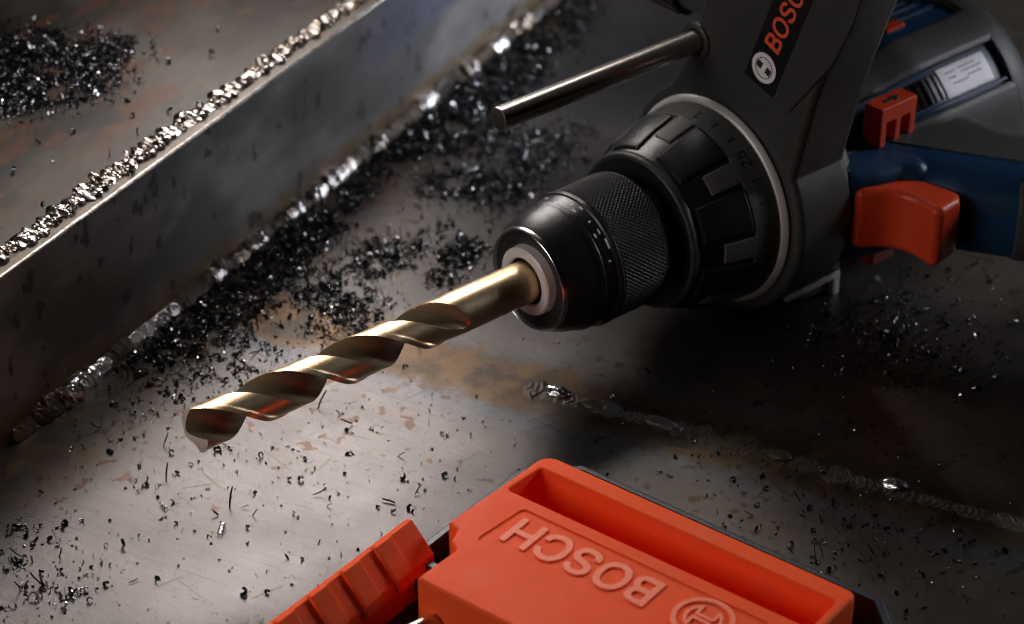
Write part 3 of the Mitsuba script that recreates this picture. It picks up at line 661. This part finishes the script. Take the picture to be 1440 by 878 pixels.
# soft top edge for the raised letters: reading from the far side (rotated by half a turn)
MW = MC.copy()
def cplace(m, l, w, z):
    # world-handed axes for reading: x = -e1, y = -e2 (towards the back is -e2 ... upside down for the viewer)
    mm = m.copy(); v = mm.vertices
    mm.vertices = np.column_stack([l - v[:, 0], w + v[:, 1], z + v[:, 2]]); mm.invert(); return mm
for k, g in enumerate(sorted(cplace(lt, 35.2, 27.4, TZ - .7).split(only_watertight=False), key=lambda m: -m.centroid[0])):
    cadd('letter', g, 'm_case_letter', smooth=25)
er = 8.2
em = unary_union([Point(0, 0).buffer(er, quad_segs=24) - Point(0, 0).buffer(er * .84, quad_segs=24), armature(er * 1.04) - armature(er * 1.04).buffer(-.95)])
cadd('emblem', ext(em, .75).apply_translation([73.0, 27.4, TZ - .7]), 'm_case_letter', smooth=25, label='raised round emblem')
# tray
def octo(l0, w0, l1, w1, c, cf=8): return Polygon([(l0 + c, w0), (l1 - c, w0), (l1, w0 + c), (l1, w1 - cf), (l1 - cf, w1), (l0 + cf, w1), (l0, w1 - cf), (l0, w0 + c)])
tr_o, tr_i = octo(-9.8, -17.0, 113, 118, 13), octo(-7.6, -14.8, 110.8, 115.8, 12)
tray = to_m(prism(tr_o.buffer(-1).buffer(1), 0.2, 17, .8, .7, 2.0)) - to_m(loft(tr_i.buffer(-1).buffer(1), [(2.4, .6), (3.0, 0), (16.4, 0), (17.5, -.3)], 2.0))
cadd('tray', from_m(tray), 'm_navy', 30, label='dark navy tray under the orange body')
cadd('tray__rib', bentbox((-3.5, 43.6, 11), (8, 2.4, 12), .4), 'm_navy', 30)
# ribbed grip wing along the left side
sec = [(-12.8, 25.6), (-10.8, 26.4), (-3.4, 18.4), (-3.2, 14.2), (-6, 15.0), (-13.2, 22.8)]
def wing(w0, w1, off):
    s = Polygon([(l + off * .75, z + off * .66) for l, z in sec]).buffer(-.5).buffer(.5, quad_segs=4)
    m = prism(s, w0, w1, .5, .5, 1.2); v = m.vertices.copy(); m.vertices = np.column_stack([v[:, 0], v[:, 2], v[:, 1]]); m.invert(); return m
cadd('grip_wing', wing(40.8, 118, 0.0), 'm_case', 30, label='ribbed orange wing along the left side')
for k in range(6): cadd('grip_wing__rib', wing(50.8 + k * 12.6, 57.2 + k * 12.6, 1.5), 'm_case', 30)
cadd('grip_wing__web', bentbox((-8.6, 80, 9), (2.5, 74, 13), .4), 'm_case', 30)
add('stored_bit', cyl((3.5, 84, 14), (11.5, 57.5, 14.5), 2.2, 32, .4), 'm_rod', MC, 30, label='small steel bit lying in the tray against the front of the orange body', category='drill bit')

# ------------------------------------------------------------------ metal shavings
def curl(r0, ang, w, th, pitch, seed, n=7):
    r = np.random.default_rng(seed); v = []; f = []
    for i in range(n + 1):
        a = ang * i / n; rr = r0 * (1 + .25 * i / n)
        c, s = math.cos(a), math.sin(a); o = np.array([rr * c, rr * s, pitch * i / n]); nrm = np.array([c, s, 0])
        ww = w * (.55 + .45 * math.sin(math.pi * (i + .6) / (n + 1.2))) * r.uniform(.8, 1.2)
        for dn, dz in ((-th, -ww), (th, -ww), (th, ww), (-th, ww)): v.append(o + nrm * dn / 2 + np.array([0, 0, dz / 2]))
    for i in range(n):
        for k in range(4):
            a, b = i * 4 + k, i * 4 + (k + 1) % 4; f += [[a, b, b + 4], [a, b + 4, a + 4]]
    f += [[0, 2, 1], [0, 3, 2], [n * 4, n * 4 + 1, n * 4 + 2], [n * 4, n * 4 + 2, n * 4 + 3]]
    m = trimesh.Trimesh(v, f, process=False); m.vertices -= m.vertices.mean(0)
    ry = trimesh.transformations.rotation_matrix(math.pi / 2 * r.choice([0, 1, 1]) + r.normal(0, .35), [1, 0, 0]); m.apply_transform(ry)
    m.vertices[:, 2] -= m.vertices[:, 2].min(); return m
KINDS = []
for k in range(14):
    g = np.random.default_rng(900 + k)
    if k < 9: KINDS.append(curl(g.uniform(.5, .95), g.uniform(2.2, 5.2), g.uniform(.75, 1.4), .3, g.uniform(0, 1.0), 900 + k))
    elif k < 12: KINDS.append(curl(g.uniform(1.6, 3.0), g.uniform(.7, 1.2), g.uniform(.5, .9), .26, g.uniform(0, .4), 900 + k, 5))
    else: KINDS.append(curl(g.uniform(.3, .5), g.uniform(4, 7), g.uniform(.7, 1.1), .24, g.uniform(.8, 1.6), 900 + k, 9))
def flake(seed):
    r = np.random.default_rng(seed); n = 6; a = np.sort(r.uniform(0, 6.28, n)); rad = r.uniform(.4, 1.3, n)
    top = np.column_stack([rad * np.cos(a), rad * np.sin(a) * .6, .25 * np.sin(a * 2 + 1) + .35]); bot = top - [0, 0, .14]
    v = np.vstack([top, bot, [[0, 0, .5]], [[0, 0, .3]]]); f = []
    for i in range(n):
        j = (i + 1) % n; f += [[i, j, 2 * n], [n + j, n + i, 2 * n + 1], [n + i, n + j, j], [n + i, j, i]]
    return trimesh.Trimesh(v, f, process=False)
for k in range(5): KINDS.append(flake(950 + k))
for k in range(3): KINDS.append(curl(9 + k, .28 + .1 * k, .45, .3, 0.2, 970 + k, 4))            # straight needles
for k in range(2): KINDS.append(curl(.55 + .2 * k, 15 + 3 * k, .55, .16, 3.6 + k, 980 + k, 30))    # longer spirals
KP = np.array([1.0] * 9 + [.9] * 3 + [.7] * 2 + [1.3] * 5 + [.7] * 3 + [.18] * 2); KP /= KP.sum()
def pick(): return int(rng.choice(len(KINDS), p=KP))
CH = ['m_chip', 'm_chip', 'm_chipdark', 'm_chip', 'm_chipdark', 'm_chipbright']
plies = [mikit.ply(trimesh.Trimesh(m.vertices * MM, m.faces, process=False), CH[i % 6], smooth=40) for i, m in enumerate(KINDS)]
PILES = [(-120,-29,6.2,0.50),(-110,-21,9.3,0.90),(-100,-9,10.4,1.10),(-93,4,10.6,1.20),(-87,17,9.7,1.20),(-79,31,9.8,1.30),(-73,45,8.8,1.30),(-66,54,7.8,1.20),(-59,69,6.3,1.00),(-55,81,5.7,1.00),(-66,17,8.6,0.80),(-56,8,9.5,0.70),(-51,-0,8.4,0.50),(-48,31,8.7,0.90),(-43,40,6.6,0.60),(-38,33,4.8,0.70),(-57,-7,8.3,0.50),(-48,97,7.0,0.90),(-41,110,9.4,1.20),(-32,127,10.8,1.40),(-21,138,10.9,1.40),(-11,155,11.1,1.30),(0,173,11.3,1.30),(11,198,10.3,1.20),(20,218,10.5,1.10),(26,234,8.0,1.00),(-21,116,9.5,0.90),(-11,127,9.6,0.80),(3,121,7.1,0.60),(-25,83,9.2,0.60),(-15,85,9.2,0.90),(-5,80,10.3,0.90),(5,94,8.1,0.70),(10,105,9.4,0.50),(21,121,9.5,0.40),(-8,110,7.1,0.80),(-18,34,6.5,1.30),(-16,42,5.3,1.00),(-23,21,5.1,0.90),(-29,49,4.0,0.30),(-31,42,3.5,0.50),(-23,55,3.1,0.50),(-88,-27,12.3,0.25),(-104,-33,12.2,0.25)]
PILES_UP = [ (-158,69,12.2,1.20),(-144,72,12.2,1.20),(-161,48,9.8,1.10),(-148,53,12.0,1.20),(-138,80,9.0,1.00),(-167,69,11.2,1.20),(-165,85,10.2,0.90),(-135,58,6.6,0.60),(-166,38,8.6,0.90),(-175,58,13.3,1.00)]
CLUSTERS = [(-138,-129,5.5,0.40),(-128,-141,7.2,0.35),(-120,-144,7.2,0.20),(-139,-114,4.7,0.30),(120,-17,16.6,0.16),(110,-7,12.6,0.12),(132,-25,12.4,0.14),(105,-126,12.8,0.12),(91,-113,11.1,0.10),(-27,-5,12.5,0.10),(-102,-49,16.0,0.10),(142,8,17.2,0.06)]
def rmat(x, y, z, big=1.0, lay=0.35):
    e = rng.normal(0, lay, 2); M = trimesh.transformations.euler_matrix(e[0], e[1], rng.uniform(0, 6.28)); M[:3, :3] *= big; M[:3, 3] = [x, y, z]; return M
def pile(key, lst, z0, label, dens, face=None):
    out = {m: [] for m in ('m_chip', 'm_chipdark', 'm_chipbright')}
    for x, y, r, d in lst:
        for _ in range(int(math.pi * r * r * d * dens)):
            a, q = rng.uniform(0, 6.28), r * 1.2 * math.sqrt(rng.random()) * (1 if rng.random() < .72 else rng.uniform(1.1, 1.9))
            px, py = x + q * math.cos(a), y + q * math.sin(a)
            if meshkit.noise(np.array([[px * .22, py * .22, 3.3]]))[0] < .30: continue
            nb = px * BN[0] + py * BN[1] - B_EDGE
            if z0 == 0 and nb < 3.5: continue
            if z0 > 0 and nb > -1: continue
            k = pick(); h = rng.random() * max(0, d - .5) * 2.4 * max(0, 1 - q / r)
            m = KINDS[k]; M = rmat(px, py, z0 + .08 + h, .35 + .6 * rng.random() ** 1.5, .6)
            mt = CH[k % 6]
            out[mt].append((m.vertices @ M[:3, :3].T + M[:3, 3], m.faces))
    for i, (mt, L) in enumerate(out.items()):
        off = np.cumsum([0] + [len(v) for v, _ in L[:-1]])
        me = trimesh.Trimesh(np.vstack([v for v, _ in L]) * MM, np.vstack([f + o for (_, f), o in zip(L, off)]), process=False)
        scene[key if i == 0 else f'{key}__{i:03d}'] = mikit.ply(me, mt, smooth=40)
    labels[key] = dict(label=label, category='metal shavings', kind='stuff')
pile('shavings_pile', PILES, 0.0, 'dense drift of black metal shavings along the foot of the steel block', 2.1)
pile('shavings_pile_001', PILES_UP, BH, 'blurred heap of black metal shavings on top of the steel block', 1.8)

pile('shavings_scatter', [(120,-17,24,.30),(108,-4,20,.25),(135,-26,18,.28),(142,8,22,.14),(105,-128,22,.22),(92,-112,16,.2),(70,-60,30,.06),(60,-95,20,.08)], 0.0, 'thin scatter of small metal shavings on the dark floor right of the drill', 0.42)
pile('shavings_scatter_001', [(-112,-42,16,.30),(-95,-38,14,.35),(-75,-32,14,.25),(-55,-22,12,.2),(-34,-8,12,.22),(-132,-135,14,.30),(-140,-118,9,.25),(-124,-62,14,.14),(-10,60,25,.14),(-14,20,14,.12),(-62,-96,34,.05),(-100,-98,26,.08),(-40,-75,24,.05)], 0.0, 'thin scatter of small black shavings between the steel block and the drill bit', 0.42)
cnt = 0
def blocked(x, y):
    l, w = np.dot(np.array([x, y]) - MC[:2, 3], E1[:2]), np.dot(np.array([x, y]) - MC[:2, 3], E2[:2])
    if -14 < l < 118 and -19 < w < 120: return True
    t, u = np.dot(np.array([x, y]) - AO[:2], AB[:2]), np.dot(np.array([x, y]) - AO[:2], AS[:2])
    return (40 < t < 205 and -26 < u < 26) or (x * BN[0] + y * BN[1] - B_EDGE < 5)
def shaving(x, y, z, s, group, label):
    global cnt
    k = pick(); M = rmat(x, y, z + .05, s, .2); M[:3, 3] *= MM
    key = 'metal_shaving' + (f'_{cnt:03d}' if cnt else ''); cnt += 1
    scene[key] = {**plies[k], 'to_world': T4(M.tolist())}
    form = 'curled' if k < 9 else 'sliver shaped' if k < 12 else 'tightly coiled' if k < 14 else 'flake shaped' if k < 19 else 'needle shaped' if k < 22 else 'long spiral'
    size = 'large' if s > .95 else 'medium' if s > .72 else 'tiny'
    tone = ('grey shiny', 'black')[CH[k % 6] != 'm_chipbright']
    tipd = math.hypot(x + 85, y + 124)
    if group.startswith('loose shavings on the bright'):
        where = 'in the bottom left corner of the plate' if x < -95 and y < -95 else 'below the drill tip' if x < -60 and y < -70 else 'between the drill bit and the orange case' if x > -60 and y < -60 else 'near the foot of the steel block' if x < -80 else 'behind the drill bit'
    elif group.startswith('loose shavings on the dark'):
        where = 'below the orange trigger' if y > -45 else 'between the case and the floor seam'
    else: where = 'on the rusty top of the steel block'
    labels[key] = dict(label=f'{size} {tone} {form} metal shaving {where}', category='metal shaving', group=f'{size} {tone} {form} shavings {where}')
GL = dict(front=('loose shavings on the bright front plate', 'single black metal shaving lying on the bright front plate'),
          right=('loose shavings on the dark floor at the right', 'single metal shaving on the dark floor right of the drill'),
          up=('loose shavings on top of the steel block', 'single metal shaving on the rusty top of the steel block'))
for x, y, r, d in CLUSTERS:
    for _ in range(int(math.pi * r * r * d * .55)):
        a, q = rng.uniform(0, 6.28), abs(rng.normal(0, r * .7)); px, py = x + q * math.cos(a), y + q * math.sin(a)
        if blocked(px, py) or cnt >= 190: continue
        shaving(px, py, 0, rng.uniform(.5, 1.05), *GL['right' if px > 50 else 'front'])
while cnt < 262:
    px, py = rng.uniform(-140, 15), rng.uniform(-155, -35)
    if blocked(px, py) or (px + 140) / 155 + rng.random() * .5 > 1.3: continue
    shaving(px, py, 0, rng.uniform(.5, 1.15), *GL['front'])
while cnt < 288:
    px, py = rng.uniform(30, 160), rng.uniform(-130, 20)
    if blocked(px, py): continue
    shaving(px, py, 0, rng.uniform(.6, 1.0), *GL['right'])
for x, y in ((-148, 14), (-138, -5), (-125, 7), (-121, 18), (-111, 38), (-105, 74), (-108, 96), (-128, -16), (-139, 26), (-118, 31), (-153, -8), (-142, -27), (-116, 70)):
    shaving(x + rng.normal(0, 3), y + rng.normal(0, 3), BH, rng.uniform(.8, 1.2), *GL['up'])
# the many small grains among them
grains = []
for _ in range(1500):
    px, py = rng.uniform(-160, 175), rng.uniform(-160, 130)
    if blocked(px, py): continue
    m = KINDS[pick()]
    M = rmat(px, py, .05, rng.uniform(.16, .4), .6); grains.append((m.vertices @ M[:3, :3].T + M[:3, 3], m.faces))
off = np.cumsum([0] + [len(v) for v, _ in grains[:-1]])
scene['metal_grit'] = mikit.ply(trimesh.Trimesh(np.vstack([v for v, _ in grains]) * MM, np.vstack([f + o for (_, f), o in zip(grains, off)]), process=False), 'm_chip', smooth=40)
labels['metal_grit'] = dict(label='fine black metal grit scattered over the floor plate', category='grit', kind='stuff')
